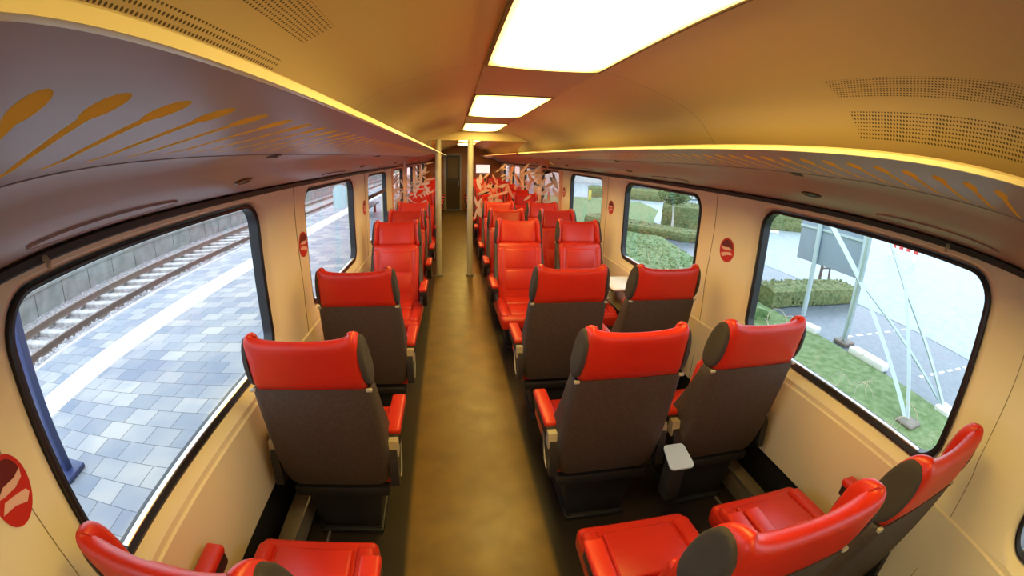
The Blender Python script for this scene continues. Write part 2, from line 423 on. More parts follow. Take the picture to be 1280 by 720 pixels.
# windows
wn = 1
for s in (-1, 1):
    for k in BAYS:
        y0, y1 = wspan(s, k); x = s*(X_W+.03)
        bm = bmesh.new()
        lo = rrect(y0+.001, y1-.001, WZ0+.001, WZ1-.001, .119); li = rrect(y0+.028, y1-.028, WZ0+.030, WZ1-.018, .10)
        rings = []
        for xx, lp in ((x+s*.045, lo), (x-s*.006, lo), (x-s*.010, [( (a[0]*.6+b[0]*.4), (a[1]*.6+b[1]*.4)) for a, b in zip(lo, li)]), (x-s*.002, li), (x+s*.045, li)):
            rings.append([Vector((xx, y, z)) for y, z in lp])
        loft(bm, rings, cap=False, closed=True)
        f = struct('window_%d' % wn, bm, M['gasket'])
        f['label'] = 'black framed coach window %d on the %s side counted from the near end' % (k+2, 'left' if s < 0 else 'right')
        bm = bmesh.new(); xa, xb = sorted((x+s*.022, x+s*.028))
        lp = rrect(y0+.02, y1-.02, WZ0+.02, WZ1-.02, .1)
        loft(bm, [[Vector((xa, y, z)) for y, z in lp], [Vector((xb, y, z)) for y, z in lp]])
        struct('pane', bm, M['glass'], f, smooth=False)
        # bright inner glazing rail along the bottom and the far side
        bm = bmesh.new(); xa, xb = sorted((x-s*.001, x+s*.022)); box(bm, xa, xb, y0+.11, y1-.11, WZ0+.0295, WZ0+.0385, .002, 1)
        struct('glazing_rail', bm, M['alu'], f)
        if s < 0 and k == 2:
            bm = bmesh.new(); xa, xb = sorted((x-s*.006, x+s*.02)); box(bm, xa, xb, y0+.02, y1-.02, 1.385, 1.43, .005, 2)
            struct('transom', bm, M['gasket'], f)
        if s > 0 and k in (0, 1):
            bm = bmesh.new(); rnd = random.Random(20+k); xe = x+s*.018
            for q in range(22 if k == 0 else 12):
                cy = rnd.uniform(y0+.1, y1-.15); cz = WZ0+.06+rnd.random()*rnd.random()*.26
                r0 = rnd.uniform(.03, .065); a0 = rnd.uniform(0, 6); tw = rnd.choice((-1, 1))
                pts = []
                for i in range(16):
                    a = a0 + tw*i*.17; rr_ = r0*(1+.05*i)
                    yy = min(max(cy+rr_*math.cos(a), y0+.05), y1-.05); zz = min(max(cz+rr_*.9*math.sin(a), WZ0+.045), WZ1-.05)
                    pts.append((xe, yy, zz))
                tube(bm, pts, [.0006+.0016*math.sin(PI*i/15) for i in range(16)], 5)
            struct('etched_leaves', bm, M['etch'], f)
        wn += 1

# ------------------------------------------------------------------ luggage racks
def rack(s, y0, y1, label):
    t = tag(empty('luggage_rack', (0, 0, 0)), label, 'luggage rack', 'overhead luggage racks')
    def sheet(name, P, m, th):
        bm = bmesh.new()
        ring = lambda y: [Vector((s*x, y, z)) for x, z in P] + [Vector((s*x, y, z+th)) for x, z in P[::-1]]
        loft(bm, [ring(y0), ring(y1)])
        return obj(name, bm, m, t, angle=50)
    sheet('slotted_shelf', [(.590, 1.932), (.640, 1.918), (.70, 1.906), (.78, 1.892), (.85, 1.882), (.93, 1.878), (.998, 1.876)], M['rack'], .004)
    sheet('lower_panel', [(1.002, 1.874), (1.03, 1.866), (1.07, 1.842), (1.11, 1.808), (1.17, 1.775), (1.25, 1.745), (1.328, 1.729)], M['binpanel'], .010)
    bm = bmesh.new()
    P = [(.5845, 1.932), (.589, 1.9305), (.600, 1.933), (.604, 1.940), (.603, 1.948), (.597, 1.950), (.588, 1.944)]
    loft(bm, [[Vector((s*x, y, z)) for x, z in P] for y in (y0, y1)])
    obj('front_lip', bm, M['lip'], t)
    bm = bmesh.new(); xa, xb = sorted((s*.997, s*1.003)); box(bm, xa, xb, y0, y1, 1.8755, 1.8775)
    obj('joint_line', bm, M['black'], t)
    # reading lamps and their long recess plates
    k = -2
    while True:
        k += 1; yc = 1.50 + k*WP
        if yc > y1 - .3: break
        if yc < y0 + .3: continue
        n = Vector((-s*.46, 0, -.89)).normalized(); tx = Vector((s*.89, 0, -.46)).normalized()
        c = Vector((s*1.14, yc, 1.791))
        bm = bmesh.new()
        ring = lambda a, b, h: [c + Vector((0, 1, 0))*a*math.cos(q/24*2*PI) + tx*b*math.sin(q/24*2*PI) + n*h for q in range(24)]
        loft(bm, [ring(.062, .020, -.01), ring(.062, .020, .003), ring(.05, .014, .006), ring(.045, .012, .003)])
        obj('reading_lamp', bm, M['lens'], t)
        n = Vector((-s*.35, 0, -.937)).normalized(); tx = Vector((s*.937, 0, -.35)).normalized()
        c = Vector((s*1.205, yc-.62, 1.7585))
        bm = bmesh.new()
        loft(bm, [ring(.30, .030, -.006), ring(.30, .030, .0028), ring(.292, .027, .0028), ring(.290, .026, .0012)])
        obj('recess_plate', bm, M['binpanel'], t)
        bm = bmesh.new(); tube(bm, [(s*.985, yc-.02, 1.874), (s*1.02, yc-.02, 1.868)], .005, 6); box(bm, *sorted((s*.99, s*1.03)), yc-.05, yc-.035, 1.864, 1.872)
        obj('number_clip', bm, M['duct'], t)
    return t
rack(-1, Y_A, 6.55, 'long mauve luggage rack with spoon shaped slots above the left windows')
rack(1, Y_A, 6.55, 'long mauve luggage rack with spoon shaped slots above the right windows')
rack(-1, 6.75, Y_B-.02, 'luggage rack above left windows beyond the glass partition')
rack(1, 6.75, Y_B-.02, 'luggage rack above right windows beyond the glass partition')
for x, y, lb in ((-1.31, .71, 'small pale coat hook above the nearest left window'), (1.31, .86, 'small pale coat hook above the nearest right window')):
    bm = bmesh.new(); s = 1 if x > 0 else -1
    tube(bm, [(x+s*.02, y, 1.715), (x-s*.012, y, 1.712), (x-s*.022, y, 1.700), (x-s*.020, y, 1.690)], [.009, .008, .008, .006], 12)
    tag(obj('coat_hook', bm, M['beige']), lb, 'hook', 'coat hooks')

# ------------------------------------------------------------------ round stickers on the pillars
for s, y, z, lb in ((-1, .37, 1.335, 'round red sticker on the pillar at the bottom left corner'), (-1, 2.60, 1.345, 'round red sticker on pillar between first and second left windows'),
                    (-1, 4.55, 1.345, 'round red sticker on left pillar before the window with a bar'),
                    (1, 2.33, 1.355, 'round red sticker on pillar left of nearest right window'), (1, 4.48, 1.365, 'round red sticker on pillar between second and third right windows'),
                    (1, 6.55, 1.365, 'round red sticker on right pillar by the glass partition')):
    t = tag(empty('round_sticker', (s*(X_W-.002), y, z)), lb, 'sticker', 'round red stickers')
    def disc(nm, m, pts, d0, d1):
        bm = bmesh.new(); loft(bm, [[Vector((-s*d0, a, b)) for a, b in pts], [Vector((-s*d1, a, b)) for a, b in pts]]); obj(nm, bm, m, t, smooth=False)
    circ = lambda r, cy=0, cz=0, e=1: [(cy+r*math.cos(q/28*2*PI), cz+e*r*math.sin(q/28*2*PI)) for q in range(28)]
    disc('disc', M['stickred'], circ(.078), -.001, .0015)
    disc('shade', M['stickdark'], [(.062*math.cos(q/16*PI), .012+.056*math.sin(q/16*PI)) for q in range(17)], .0015, .002)
    disc('figure', M['stickwhite'], [(-.060, .012), (-.02, .022), (.03, .016), (.062, .022), (.055, .004), (.02, -.002), (-.03, .004)], .002, .0025)
    disc('figure', M['stickwhite'], [(-.066, -.020), (-.01, -.030), (.035, -.048), (.058, -.036), (.05, -.024), (.01, -.014), (-.04, -.004)], .002, .0025)

# ------------------------------------------------------------------ seats
RC = .225
def rec(z): return (1.23 - z)*RC
def make_seat():
    t = empty('train_seat')
    # shell: thin-walled reclined body, rings from bottom to top
    bm = bmesh.new(); rings = []
    for z, w, d in ((.375, .225, .10), (.40, .250, .17), (.46, .264, .235), (.56, .266, .225), (.68, .262, .175), (.82, .257, .125), (.93, .253, .10), (.975, .250, .09), (.985, .244, .085)):
        y = rec(z)
        ring = []
        r = .035
        for (cx, cy, a0) in ((w-r, y+r, -PI/2), (w-.012, y+d-.012, 0), (-(w-.012), y+d-.012, PI/2), (-(w-r), y+r, PI)):
            rr = r if cy == y+r else .012
            for i in range(6):
                a = a0 + PI/2*i/5
                ring.append(Vector((cx+rr*math.cos(a), cy+rr*math.sin(a), z)))
        ins = min(d-.01, .085)
        notch = [Vector((-(w-.030), y+d-.001, z)), Vector((-(w-.034), y+ins, z)), Vector((w-.034, y+ins, z)), Vector((w-.030, y+d-.001, z))]
        ring = ring[:12] + notch[::-1] + ring[12:]
        rings.append(ring)
    loft(bm, rings)
    obj('shell', bm, M['shell'], t, angle=45)
    # headrest: U in plan, horns rising at both corners
    bm = bmesh.new(); rings = []
    path = [(-.236, .128), (-.240, .115), (-.243, .09), (-.243, .06), (-.241, .032), (-.232, .012), (-.212, .002), (-.17, -.001), (-.10, -.002)]
    path = path + [(0, -.002)] + [(-x, y) for x, y in path[::-1]]
    n = len(path)
    for i, (x, y) in enumerate(path):
        p0 = path[max(i-1, 0)]; p1 = path[min(i+1, n-1)]
        dx, dy = p1[0]-p0[0], p1[1]-p0[1]; l = math.hypot(dx, dy); nx, ny = dy/l, -dx/l   # left-hand normal
        inx, iny = -nx, -ny
        e = min(i, n-1-i)
        top = [1.150, 1.195, 1.228, 1.238, 1.240, 1.236, 1.228, 1.214, 1.208, 1.206][e]
        bot = [1.03, .985, .968, .958, .956, .956, .956, .956, .956, .956][e]
        th = [.020, .036, .048, .058, .064, .068, .074, .072, .066, .060][e]
        ring = []
        prof_ = [(0, bot), (0, (bot+top)/2), (0, top-.040), (.08, top-.020), (.25, top-.005), (.5, top), (.75, top-.005), (.92, top-.020), (1, top-.045), (1.0+.25*(e > 6), (bot+top)/2), (.97+.45*(e > 6), bot)]
        for q, z in prof_:
            px, py = x+inx*th*q, y+iny*th*q
            ring.append(Vector((px*(1 - .30*(z-.985)), py + rec(z) - .006, z)))
        rings.append(ring)
    loft(bm, rings)
    hr = obj('headrest', bm, M['leather'], t, angle=180)
    sd = hr.modifiers.new('round', 'SUBSURF'); sd.levels = 1; sd.render_levels = 1
    for sx in (-1, 1):
        bm = bmesh.new()
        pts = []
        oval = []
        for q in range(28):
            a = 2*PI*q/28; ca, sa = math.cos(a), math.sin(a)
            oval.append((.064+.062*math.copysign(abs(ca)**.8, ca)*(1 if sa < .2 else 1-.15*sa), 1.100+.116*math.copysign(abs(sa)**.8, sa)))
        def rg(dx, k):
            cy, cz = .066, 1.10
            return [Vector((sx*(.242+dx)*(1 - .30*(z-.985)), cy+(y-cy)*k+rec(z)-.004, cz+(z-cz)*k)) for y, z in oval]
        loft(bm, [rg(-.012, 1), rg(.003, 1), rg(.008, .95), rg(.010, .85), rg(.011, .5)])
        obj('side_pad', bm, M['sidepad'], t, angle=60)
    # padded back with stitched panels
    bm = bmesh.new()
    def lean(d): return lambda v: (v.x, v.y + rec(v.z) + d, v.z)
    box(bm, -.228, .228, .075, .15, .42, 1.0, .03, 4, fn=lambda v: (v.x, v.y+rec(v.z)+.012*max(0, (.62-v.z)/.2), v.z))
    box(bm, -.150, .150, .10, .158, .745, .945, .014, 3, fn=lean(0)); box(bm, -.150, .150, .10, .162, .535, .730, .014, 3, fn=lean(0))
    for sx in (-1, 1): box(bm, *sorted((sx*.165, sx*.226)), .09, .166, .45, .96, .02, 3, fn=lean(0))
    obj('backrest', bm, M['leather'], t, angle=60)
    # seat cushion
    bm = bmesh.new()
    def cush(v):
        z = v.z
        if v.y > .60: z -= .022*((v.y-.60)/.2)**2
        return (v.x*(1 - .05*max(0, (v.y-.5)/.25)), v.y, z)
    box(bm, -.262, .262, .24, .835, .330, .450, .032, 4, fn=cush)
    box(bm, -.165, .165, .27, .50, .40, .461, .016, 3, fn=cush); box(bm, -.165, .165, .512, .770, .40, .460, .016, 3, fn=cush)
    for sx in (-1, 1): box(bm, *sorted((sx*.178, sx*.255)), .26, .785, .38, .467, .022, 3, fn=cush)
    obj('seat_cushion', bm, M['leather'], t, angle=60)
    bm = bmesh.new(); box(bm, -.24, .24, .20, .70, .285, .345, .015, 2); obj('seat_frame', bm, M['black'], t)
    # armrests
    for sx in (-1, 1):
        bm = bmesh.new(); c = sx*.281
        box(bm, c-.033, c+.033, .235, .560, .575, .635, .012, 2)
        P = [(.155, .40), (.30, .40), (.335, .47), (.36, .575), (.20, .60), (.17, .55)]
        loft(bm, [[Vector((c+dx, y, z)) for y, z in P] for dx in (-.020, .020)])
        a = obj('armrest', bm, M['black'], t, angle=40)
        bm = bmesh.new(); box(bm, c-.036, c+.036, .245, .567, .626, .662, .013, 3)
        obj('armrest_pad', bm, M['leather'], a)
        bm = bmesh.new()
        P = [(.19, .545), (.235, .55), (.252, .585), (.256, .626), (.20, .626), (.19, .58)]
        loft(bm, [[Vector((c+dx, y, z)) for y, z in P] for dx in (-.026, .026)])
        obj('armrest_bracket', bm, M['beige'], a)
        bm = bmesh.new(); x = sx*.306
        tube(bm, [(x, .20, .42), (x, .24, .44), (x, .28, .50), (x, .31, .575)], .0035, 6)
        obj('trim_line', bm, M['alu'], a)
        bm = bmesh.new(); box(bm, *sorted((sx*.228, sx*.252)), rec(.985)-.001, rec(.985)+.014, .974, .988, .004, 2)
        obj('shell_clip', bm, M['beige'], t)
    # pedestal
    bm = bmesh.new(); box(bm, -.20, .20, .24, .58, .03, .30, .02, 2, fn=lambda v: (v.x*(.78+.22*v.z/.3), v.y, v.z))
    obj('pedestal', bm, M['black'], t)
    bm = bmesh.new(); box(bm, -.17, .17, .22, .60, 0, .028, .008, 2)
    for sx in (-.15, .15): tube(bm, [(sx, .235, .02), (sx, .235, .04)], .010, 8)
    obj('foot_plate', bm, M['black'], t)
    return t

proto = make_seat(); first = [True]
def seat(x, y, facing, label, group):
    if first[0]: o = proto; first[0] = False
    else: o = copy_tree(proto)
    o.location = (x, y, 0); o.rotation_euler = (0, 0, PI if facing else 0)
    return tag(o, label, 'seat', group)
XL, XA, XN = -.965, .31, .955
rowsN = [.395, 1.415, 2.39]
gN = 'red leather seats with their backs to the camera'
lab = {
 (0, 'L'): 'red and dark grey seat at the bottom left corner by the window, seen from above',
 (1, 'L'): 'single seat showing its dark back, left of the aisle beside the nearest window',
 (2, 'L'): 'single left seat showing its dark back, in front of the forward facing seats',
 (0, 'A'): 'closest aisle seat right of the aisle, big red wrapped headrest at the bottom edge',
 (0, 'N'): 'closest window seat at bottom right with dark oval headrest side',
 (1, 'A'): 'second aisle seat on the right, dark back with bright orange lit headrest',
 (1, 'N'): 'second window seat on the right, dark back beside nearest right window sill',
 (2, 'A'): 'third aisle seat on the right, dark back, just before the window table',
 (2, 'N'): 'third window seat on the right, dark back, next to the small white table'}
for i, y in enumerate(rowsN):
    for k, x in (('L', XL-.015), ('A', XA+(.008, .022, .014)[i]), ('N', XN+(.008, .022, .022)[i])): seat(x, y, False, lab[(i, k)], gN)
gF = 'red leather seats facing the camera before the partition'
for i, (yl, yr) in enumerate(((4.40, 4.47), (5.38, 5.43), (6.32, 6.36))):
    w = ('first', 'second', 'third')[i]
    seat(XL, yl, True, 'single seat left of the aisle facing the camera, %s of three' % w, gF)
    seat(XA-.025, yr, True, 'aisle seat on the right facing the camera, %s row of three' % w, gF)
    seat(XN-.018, yr, True, 'right window seat facing the camera, %s row of three' % w, gF)
gB = 'red seats beyond the glass partition'
ords = ['first', 'second', 'third', 'fourth', 'fifth', 'sixth', 'seventh', 'eighth']
for i in range(8):
    y = 8.05 + i*.97
    seat(XL, y, True, 'single red seat left of the aisle, %s row beyond the glass partition' % ords[i], gB)
    seat(XA, y, True, 'red aisle seat on the right, %s row beyond the glass partition' % ords[i], gB)
    seat(XN, y, True, 'red window seat on the right, %s row beyond the glass partition' % ords[i], gB)

# ------------------------------------------------------------------ small table, newspaper, bin, duct
t = tag(empty('window_table', (1.17, 3.62, 0)), 'small white folding table under the second right window between facing seats', 'table')
bm = bmesh.new(); box(bm, -.16, .155, -.19, .22, .735, .757, .008, 3); obj('table_top', bm, M['white'], t)
bm = bmesh.new(); box(bm, .12, .155, -.12, .14, .45, .737, .006, 2)
loft(bm, [[Vector((x, y, z)) for x, z in ((.125, .50), (.125, .60), (-.10, .735), (.125, .735))] for y in (-.012, .012)])
obj('bracket', bm, M['duct'], t)
bm = bmesh.new()
box(bm, -.11, .11, -.15, .15, 0, .012, .003, 2, fn=lambda v: (v.x, v.y, v.z+.012*math.sin(v.x*20)+.012))
o = obj('newspaper', bm, M['paper']); o.location = (1.02, 3.95, .50); o.rotation_euler = (0, 0, .3)
tag(o, 'crumpled grey newspaper lying on the seat beyond the white table', 'newspaper')

t = tag(empty('waste_bin', (.66, 1.50, .0)), 'small dark waste bin with pale grey flap hanging between two seat backs', 'waste bin')
bm = bmesh.new(); box(bm, -.04, .04, -.045, .045, .24, .49, .012, 2); obj('bin_body', bm, M['bin'], t)
bm = bmesh.new()
lp = rrect(-.066, .066, -.066, .066, .022, 5)
loft(bm, [[Vector((u*(1-.12*(v > 0)), v-.01, .50+v*.35)) for u, v in lp], [Vector((u*(1-.12*(v > 0)), v-.01, .508+v*.35)) for u, v in lp]])
obj('bin_flap', bm, M['lid'], t)

for s, nm in ((-1, 'left'), (1, 'right')):
    t = tag(empty('heating_duct', (s*1.262, 0, 0)), 'low brown heating duct along the floor under the %s windows' % nm, 'heating duct', 'heating ducts')
    bm = bmesh.new(); box(bm, -.045, .045, Y_A, 6.5, 0.0, .15, .012, 2); obj('casing', bm, M['duct'], t)
    bm = bmesh.new(); box(bm, -s*.048-.004, -s*.048+.004, Y_A, 6.5, .135, .147); obj('edge_strip', bm, M['alu'], t)
    bm = bmesh.new(); xx = -s*.16; box(bm, xx-.006, xx+.006, Y_A, 6.5, .0, .012); obj('floor_rail', bm, M['alu'], t)

# ------------------------------------------------------------------ partition
YP = 6.64
bm = bmesh.new()
top = [(x, z) for x, z in half if abs(x) <= .80]
P = top + [(.72, 2.125), (.70, 2.12), (-.70, 2.12), (-.72, 2.125)]
P = [(x, z+.004) if i < len(top) else (x, z) for i, (x, z) in enumerate(P)]
loft(bm, [[Vector((x, y, z)) for x, z in P] for y in (YP-.03, YP+.03)])
struct('trim_7', bm, M['ceiling'], smooth=False, label='solid bulkhead header across the ceiling above the glass partition')
t = tag(empty('glass_partition', (0, YP, 0)), 'glass screen with pale petal pattern and two beige posts across the coach', 'partition')
for x in (-.615, -.128):
    bm = bmesh.new(); loft(bm, [[Vector((x+.044*math.cos(a/20*2*PI), .044*math.sin(a/20*2*PI), z)) for a in range(20)] for z in (0, .03, 2.10, 2.135)])
    p = obj('post', bm, M['post'], t, angle=60)
    bm = bmesh.new(); loft(bm, [[Vector((x+r*math.cos(a/20*2*PI), r*math.sin(a/20*2*PI), z)) for a in range(20)] for r, z in ((.062, 0), (.062, .02), (.05, .03))])
    obj('post_base', bm, M['duct'], p)
def pane(s, xa, xb):
    P = [(xa, .02), (xb, .02), (xb, 1.70), (1.25, 1.735), (1.10, 1.80), (1.0, 1.865), (.62, 1.915), (.60, 2.0), (.70, 2.115), (xa, 2.115)]
    P = [(s*x, z) for x, z in P]
    bm = bmesh.new(); loft(bm, [[Vector((x, y, z)) for x, z in P] for y in (-.004, .004)])
    return obj('glass_pane', bm, M['pinkglass'], t, smooth=False)
pr = pane(1, -.085, 1.325); pl = pane(-1, .66, 1.325)
def petals(name, n, fn, parent, seed, mt):
    rnd = random.Random(seed); bm = bmesh.new()
    for q in range(n):
        x, z, L, w, a = fn(rnd)
        pts = []
        for i in range(9):
            u = -1 + 2*i/8; pts.append((u*L, w*(1-u*u)**.8*(1 if u > -1 else 0)))
        out = [(p, h) for p, h in pts] + [(p, -h*.6) for p, h in pts[-2:0:-1]]
        r = [(x+p*math.cos(a)-h*math.sin(a), z+p*math.sin(a)+h*math.cos(a)) for p, h in out]
        d = .0006*(q % 5)
        loft(bm, [[Vector((u, -.0045-d, v)) for u, v in r], [Vector((u, -.0052-d, v)) for u, v in r]])
    obj(name, bm, mt, parent, smooth=False)
M['petal_b'] = mat('pale_pink_petal', (.66, .44, .46), .5)
M['petal_c'] = mat('coral_petal', (.62, .20, .13), .5)
def fr(rnd):
    x = rnd.uniform(.0, 1.22); zc = 1.22 + .42*abs(x/1.2)**.7
    return x, zc + rnd.gauss(0, .17) - .02, rnd.uniform(.05, .12), rnd.uniform(.014, .032), rnd.uniform(.0, .9) + (PI if rnd.random() < .3 else 0)
def frc(rnd):
    x, z, L, w, a = fr(rnd); return x, z, L*.9, w, a + 1.2
petals('petal_pattern', 46, fr, pr, 3, M['petal'])
petals('petal_pattern', 34, frc, pr, 4, M['petal_c'])
petals('petal_pattern', 10, lambda r: (-.04+r.uniform(0, .08), 1.0+r.uniform(0, .62), r.uniform(.06, .12), r.uniform(.02, .035), r.uniform(1.0, 2.2)), pr, 5, M['petal_b'])
petals('petal_pattern', 12, lambda r: (1.02+r.uniform(-.12, .2), 1.45+r.gauss(0, .12), r.uniform(.05, .11), r.uniform(.02, .04), r.uniform(0, 3)), pr, 11, M['petal_b'])
petals('petal_pattern', 60, lambda r: (r.uniform(-1.30, -.78), 1.40+r.gauss(0, .16), r.uniform(.04, .09), r.uniform(.012, .026), r.uniform(0, 3)), pl, 6, M['petal_b'])
petals('petal_pattern', 12, lambda r: (r.uniform(-.9, -.70), 1.55+r.gauss(0, .12), r.uniform(.05, .10), r.uniform(.012, .022), r.uniform(.1, .6)), pl, 8, M['petal'])

# ------------------------------------------------------------------ end walls, door, screen
bm = bmesh.new()
for a, b, z0, z1 in ((-1.4, -.66, 0, 2.3), (-.10, 1.4, 0, 2.3), (-.66, -.10, 1.97, 2.3)): box(bm, a, b, Y_B-.01, Y_B+.08, z0, z1)
struct('wall_end', bm, M['orangewall'], smooth=False)
bm = bmesh.new(); box(bm, -1.5, 1.5, Y_A-.06, Y_A, -.05, 2.36); struct('wall_rear', bm, M['cream'], smooth=False)
bm = bmesh.new()
box(bm, -.70, -.62, Y_B-.05, Y_B, 0, 2.02, .005, 1); box(bm, -.13, -.08, Y_B-.05, Y_B, 0, 2.02, .005, 1); box(bm, -.70, -.08, Y_B-.05, Y_B, 1.95, 2.02, .005, 1)
struct('trim_8', bm, M['beige'], label='pale frame around the end door')
bm = bmesh.new(); box(bm, -.625, -.125, Y_B+.0, Y_B+.04, 0.0, 1.955, .004, 1)
d = struct('door_1', bm, M['door'], smooth=False, label='dark brown sliding door at the far end of the aisle')
bm = bmesh.new(); box(bm, -.56, -.19, Y_B-.006, Y_B+.002, 1.15, 1.86, .003, 1); obj('door_glass', bm, M['doorglass'], d)
bm = bmesh.new(); tube(bm, [(-.17, Y_B-.005, .85), (-.17, Y_B-.035, .87), (-.17, Y_B-.035, 1.03), (-.17, Y_B-.005, 1.05)], .01, 8); obj('door_handle', bm, M['alu'], d)
t = tag(empty('display_screen', (.69, Y_B-.03, 1.48)), 'small bright white information screen on the far end wall', 'screen')
bm = bmesh.new(); box(bm, -.27, .27, -.02, .02, -.17, .17, .01, 2); obj('casing', bm, M['duct'], t)
bm = bmesh.new(); box(bm, -.245, .245, -.024, -.018, -.145, .145); obj('display', bm, M['screen'], t, smooth=False)
bm = bmesh.new(); box(bm, -.15, .15, -.03, .02, -.24, -.19, .008, 2); obj('shelf', bm, M['beige'], t)

# ================================================================== OUTSIDE LEFT
PZ = -.65
bm = bmesh.new(); box(bm, -6.9, -1.75, -14, 70, PZ-.5, PZ); struct('platform', bm, M['tiles'], smooth=False)
bm = bmesh.new(); box(bm, -5.90, -5.34, -14, 70, PZ, PZ+.004); struct('platform_line', bm, M['whiteline'], smooth=False)
bm = bmesh.new(); box(bm, -7.0, -6.88, -14, 70, PZ-.12, PZ+.006, .01, 1); struct('platform_kerb', bm, M['kerb'], smooth=False)
TZ = -1.06
bm = bmesh.new(); box(bm, -11.2, -6.8, -14, 70, TZ-.3, TZ+.01)
loft(bm, [[Vector((x, y, z)) for x, z in ((-8.06, TZ), (-7.98, TZ+.10), (-7.0, TZ+.13), (-7.0, TZ))] for y in (-14, 70)]); struct('ground_track_bed', bm, M['ballast'], smooth=False)
bm = bmesh.new(); rnd = random.Random(5)
for i in range(5200):
    x = rnd.choice((rnd.uniform(-8.03, -7.05), rnd.uniform(-8.03, -7.05), rnd.uniform(-8.03, -7.05), rnd.uniform(-10.85, -9.65))); TZ = -1.06 + (.105 if x > -8.1 else 0); y = 2 + 28*rnd.random()**1.4
    r = rnd.uniform(.025, .055); a = rnd.uniform(0, 6); vs = []
    for j in range(4):
        b = a + j*PI/2; vs.append(bm.verts.new((x+r*math.cos(b)*rnd.uniform(.7, 1.2), y+r*math.sin(b)*rnd.uniform(.7, 1.2), TZ-.005)))
    tp = [bm.verts.new((v.co.x*.55+x*.45+rnd.uniform(-.3, .3)*r, v.co.y*.55+y*.45, TZ+r*rnd.uniform(.5, 1.1))) for v in vs]
    for j in range(4): bm.faces.new((vs[j], vs[(j+1) % 4], tp[(j+1) % 4], tp[j]))
    bm.faces.new(tp)
TZ = -1.06
tag(obj('ballast_stones', bm, M['stone'], smooth=False), 'loose grey ballast stones between platform edge and rails', 'gravel', kind='stuff')
t = tag(empty('railway_track', (-8.85, 0, TZ)), 'railway track on concrete sleepers beyond the left platform', 'railway track')
for x in (-.72, .72):
    bm = bmesh.new(); P = [(-.065, .09), (.065, .09), (.065, .10), (.012, .12), (.012, .20), (.036, .21), (.036, .245), (-.036, .245), (-.036, .21), (-.012, .20), (-.012, .12), (-.065, .10)]
    loft(bm, [[Vector((x+u, y, v)) for u, v in P] for y in (-14, 70)]); obj('rail', bm, M['rail'], t, smooth=False)
bm = bmesh.new(); box(bm, -1.0, 1.0, -.11, .11, -.02, .10, .02, 1)
sl = obj('sleeper', bm, M['sleeper'], t, smooth=False); sl.location = (0, 1.0, 0)
for i in range(1, 75):
    c = sl.copy(); C.objects.link(c); c.parent = t; c.location = (0, 1.0 + .62*i, 0)
bm = bmesh.new(); yy = -14
while yy < 70:
    box(bm, -11.15, -10.92, yy+.01, yy+1.18, TZ-.1, -.46); yy += 1.2
box(bm, -11.12, -10.95, -14, 70, TZ, -.47); box(bm, -11.22, -10.88, -14, 70, -.46, -.38)
struct('retaining_wall', bm, M['concrete'], smooth=False)
t = tag(empty('blue_post', (-4.22, 2.42, PZ)), 'dark blue speckled post standing on the platform by the nearest left window', 'post')
bm = bmesh.new(); box(bm, -.055, .055, -.055, .055, .05, 2.6, .02, 2); obj('column', bm, M['bluepost'], t)
bm = bmesh.new(); box(bm, -.16, .16, -.16, .16, 0, .055, .015, 2); obj('foot', bm, M['bluepost'], t)
bm = bmesh.new(); tube(bm, [(-.05, -.1, .06), (-.09, -.3, .01)], .02, 6); obj('strut', bm, M['bluepost'], t)
t = tag(empty('platform_sign', (-3.66, 12.9, PZ)), 'slim post with rounded pale blue sign on the platform', 'sign')
bm = bmesh.new(); tube(bm, [(.16, 0, 0), (.16, 0, 1.75)], .03, 10); obj('post', bm, M['duct'], t)
bm = bmesh.new(); lp = rrect(-.30, .12, 1.05, 1.75, .18, 6); loft(bm, [[Vector((u, y, v)) for u, v in lp] for y in (-.03, .03)]); obj('sign_plate', bm, mat('pale_blue_sign', (.45, .62, .68), .4), t, smooth=False)
t = tag(empty('platform_shelter', (-3.6, 19.5, PZ)), 'grey glass shelter far along the platform', 'shelter')
for a in (-.9, .9):
    for b in (-1.6, 1.6):
        bm = bmesh.new(); box(bm, a-.04, a+.04, b-.04, b+.04, 0, 2.3); obj('post', bm, M['mast'], t, smooth=False)
bm = bmesh.new(); box(bm, -1.1, 1.1, -1.8, 1.8, 2.3, 2.42, .02, 2); obj('roof', bm, M['signback'], t)
bm = bmesh.new(); box(bm, -.88, -.87, -1.55, 1.55, .15, 2.2); obj('back_panel', bm, mat('shelter_panel', (.4, .45, .5), .2), t, smooth=False)
bm = bmesh.new(); box(bm, -.7, -.3, -1.3, 1.3, .42, .48, .01, 1); box(bm, -.55, -.45, -1.1, -1.0, 0, .42); box(bm, -.55, -.45, 1.0, 1.1, 0, .42); obj('bench', bm, M['black'], t)

bm = bmesh.new(); box(bm, -60, -11.15, -14, 90, -.9, -.55); struct('ground_embankment', bm, M['grass'], smooth=False)
# ================================================================== OUTSIDE RIGHT
GZ = -1.05
bm = bmesh.new()
P = [(1.75, -14), (6.45, -14), (6.5, 4.9), (6.55, 8.2), (6.9, 11), (7.4, 13.5), (8.3, 17), (10.2, 21), (13, 26), (14, 31), (10, 34), (6, 36), (1.75, 60)]
loft(bm, [[Vector((x, y, z)) for x, y in P] for z in (GZ-.2, GZ+.02)])
struct('ground_verge', bm, M['grass'], smooth=False)
bm = bmesh.new(); box(bm, 1.7, 90, -30, 110, GZ-.3, GZ-.015); struct('ground_road', bm, M['asphalt'], smooth=False)
M['glare_asphalt'] = mat('far_asphalt_glare', (.27, .345, .365), .40, noise=(3, (.34, .41, .43), .35, .65))  # sky glare on the far asphalt, put into a paler base colour
bm = bmesh.new(); box(bm, 9.7, 60, -30, 100, GZ-.05, GZ-.008); struct('ground_car_park', bm, M['glare_asphalt'], smooth=False)
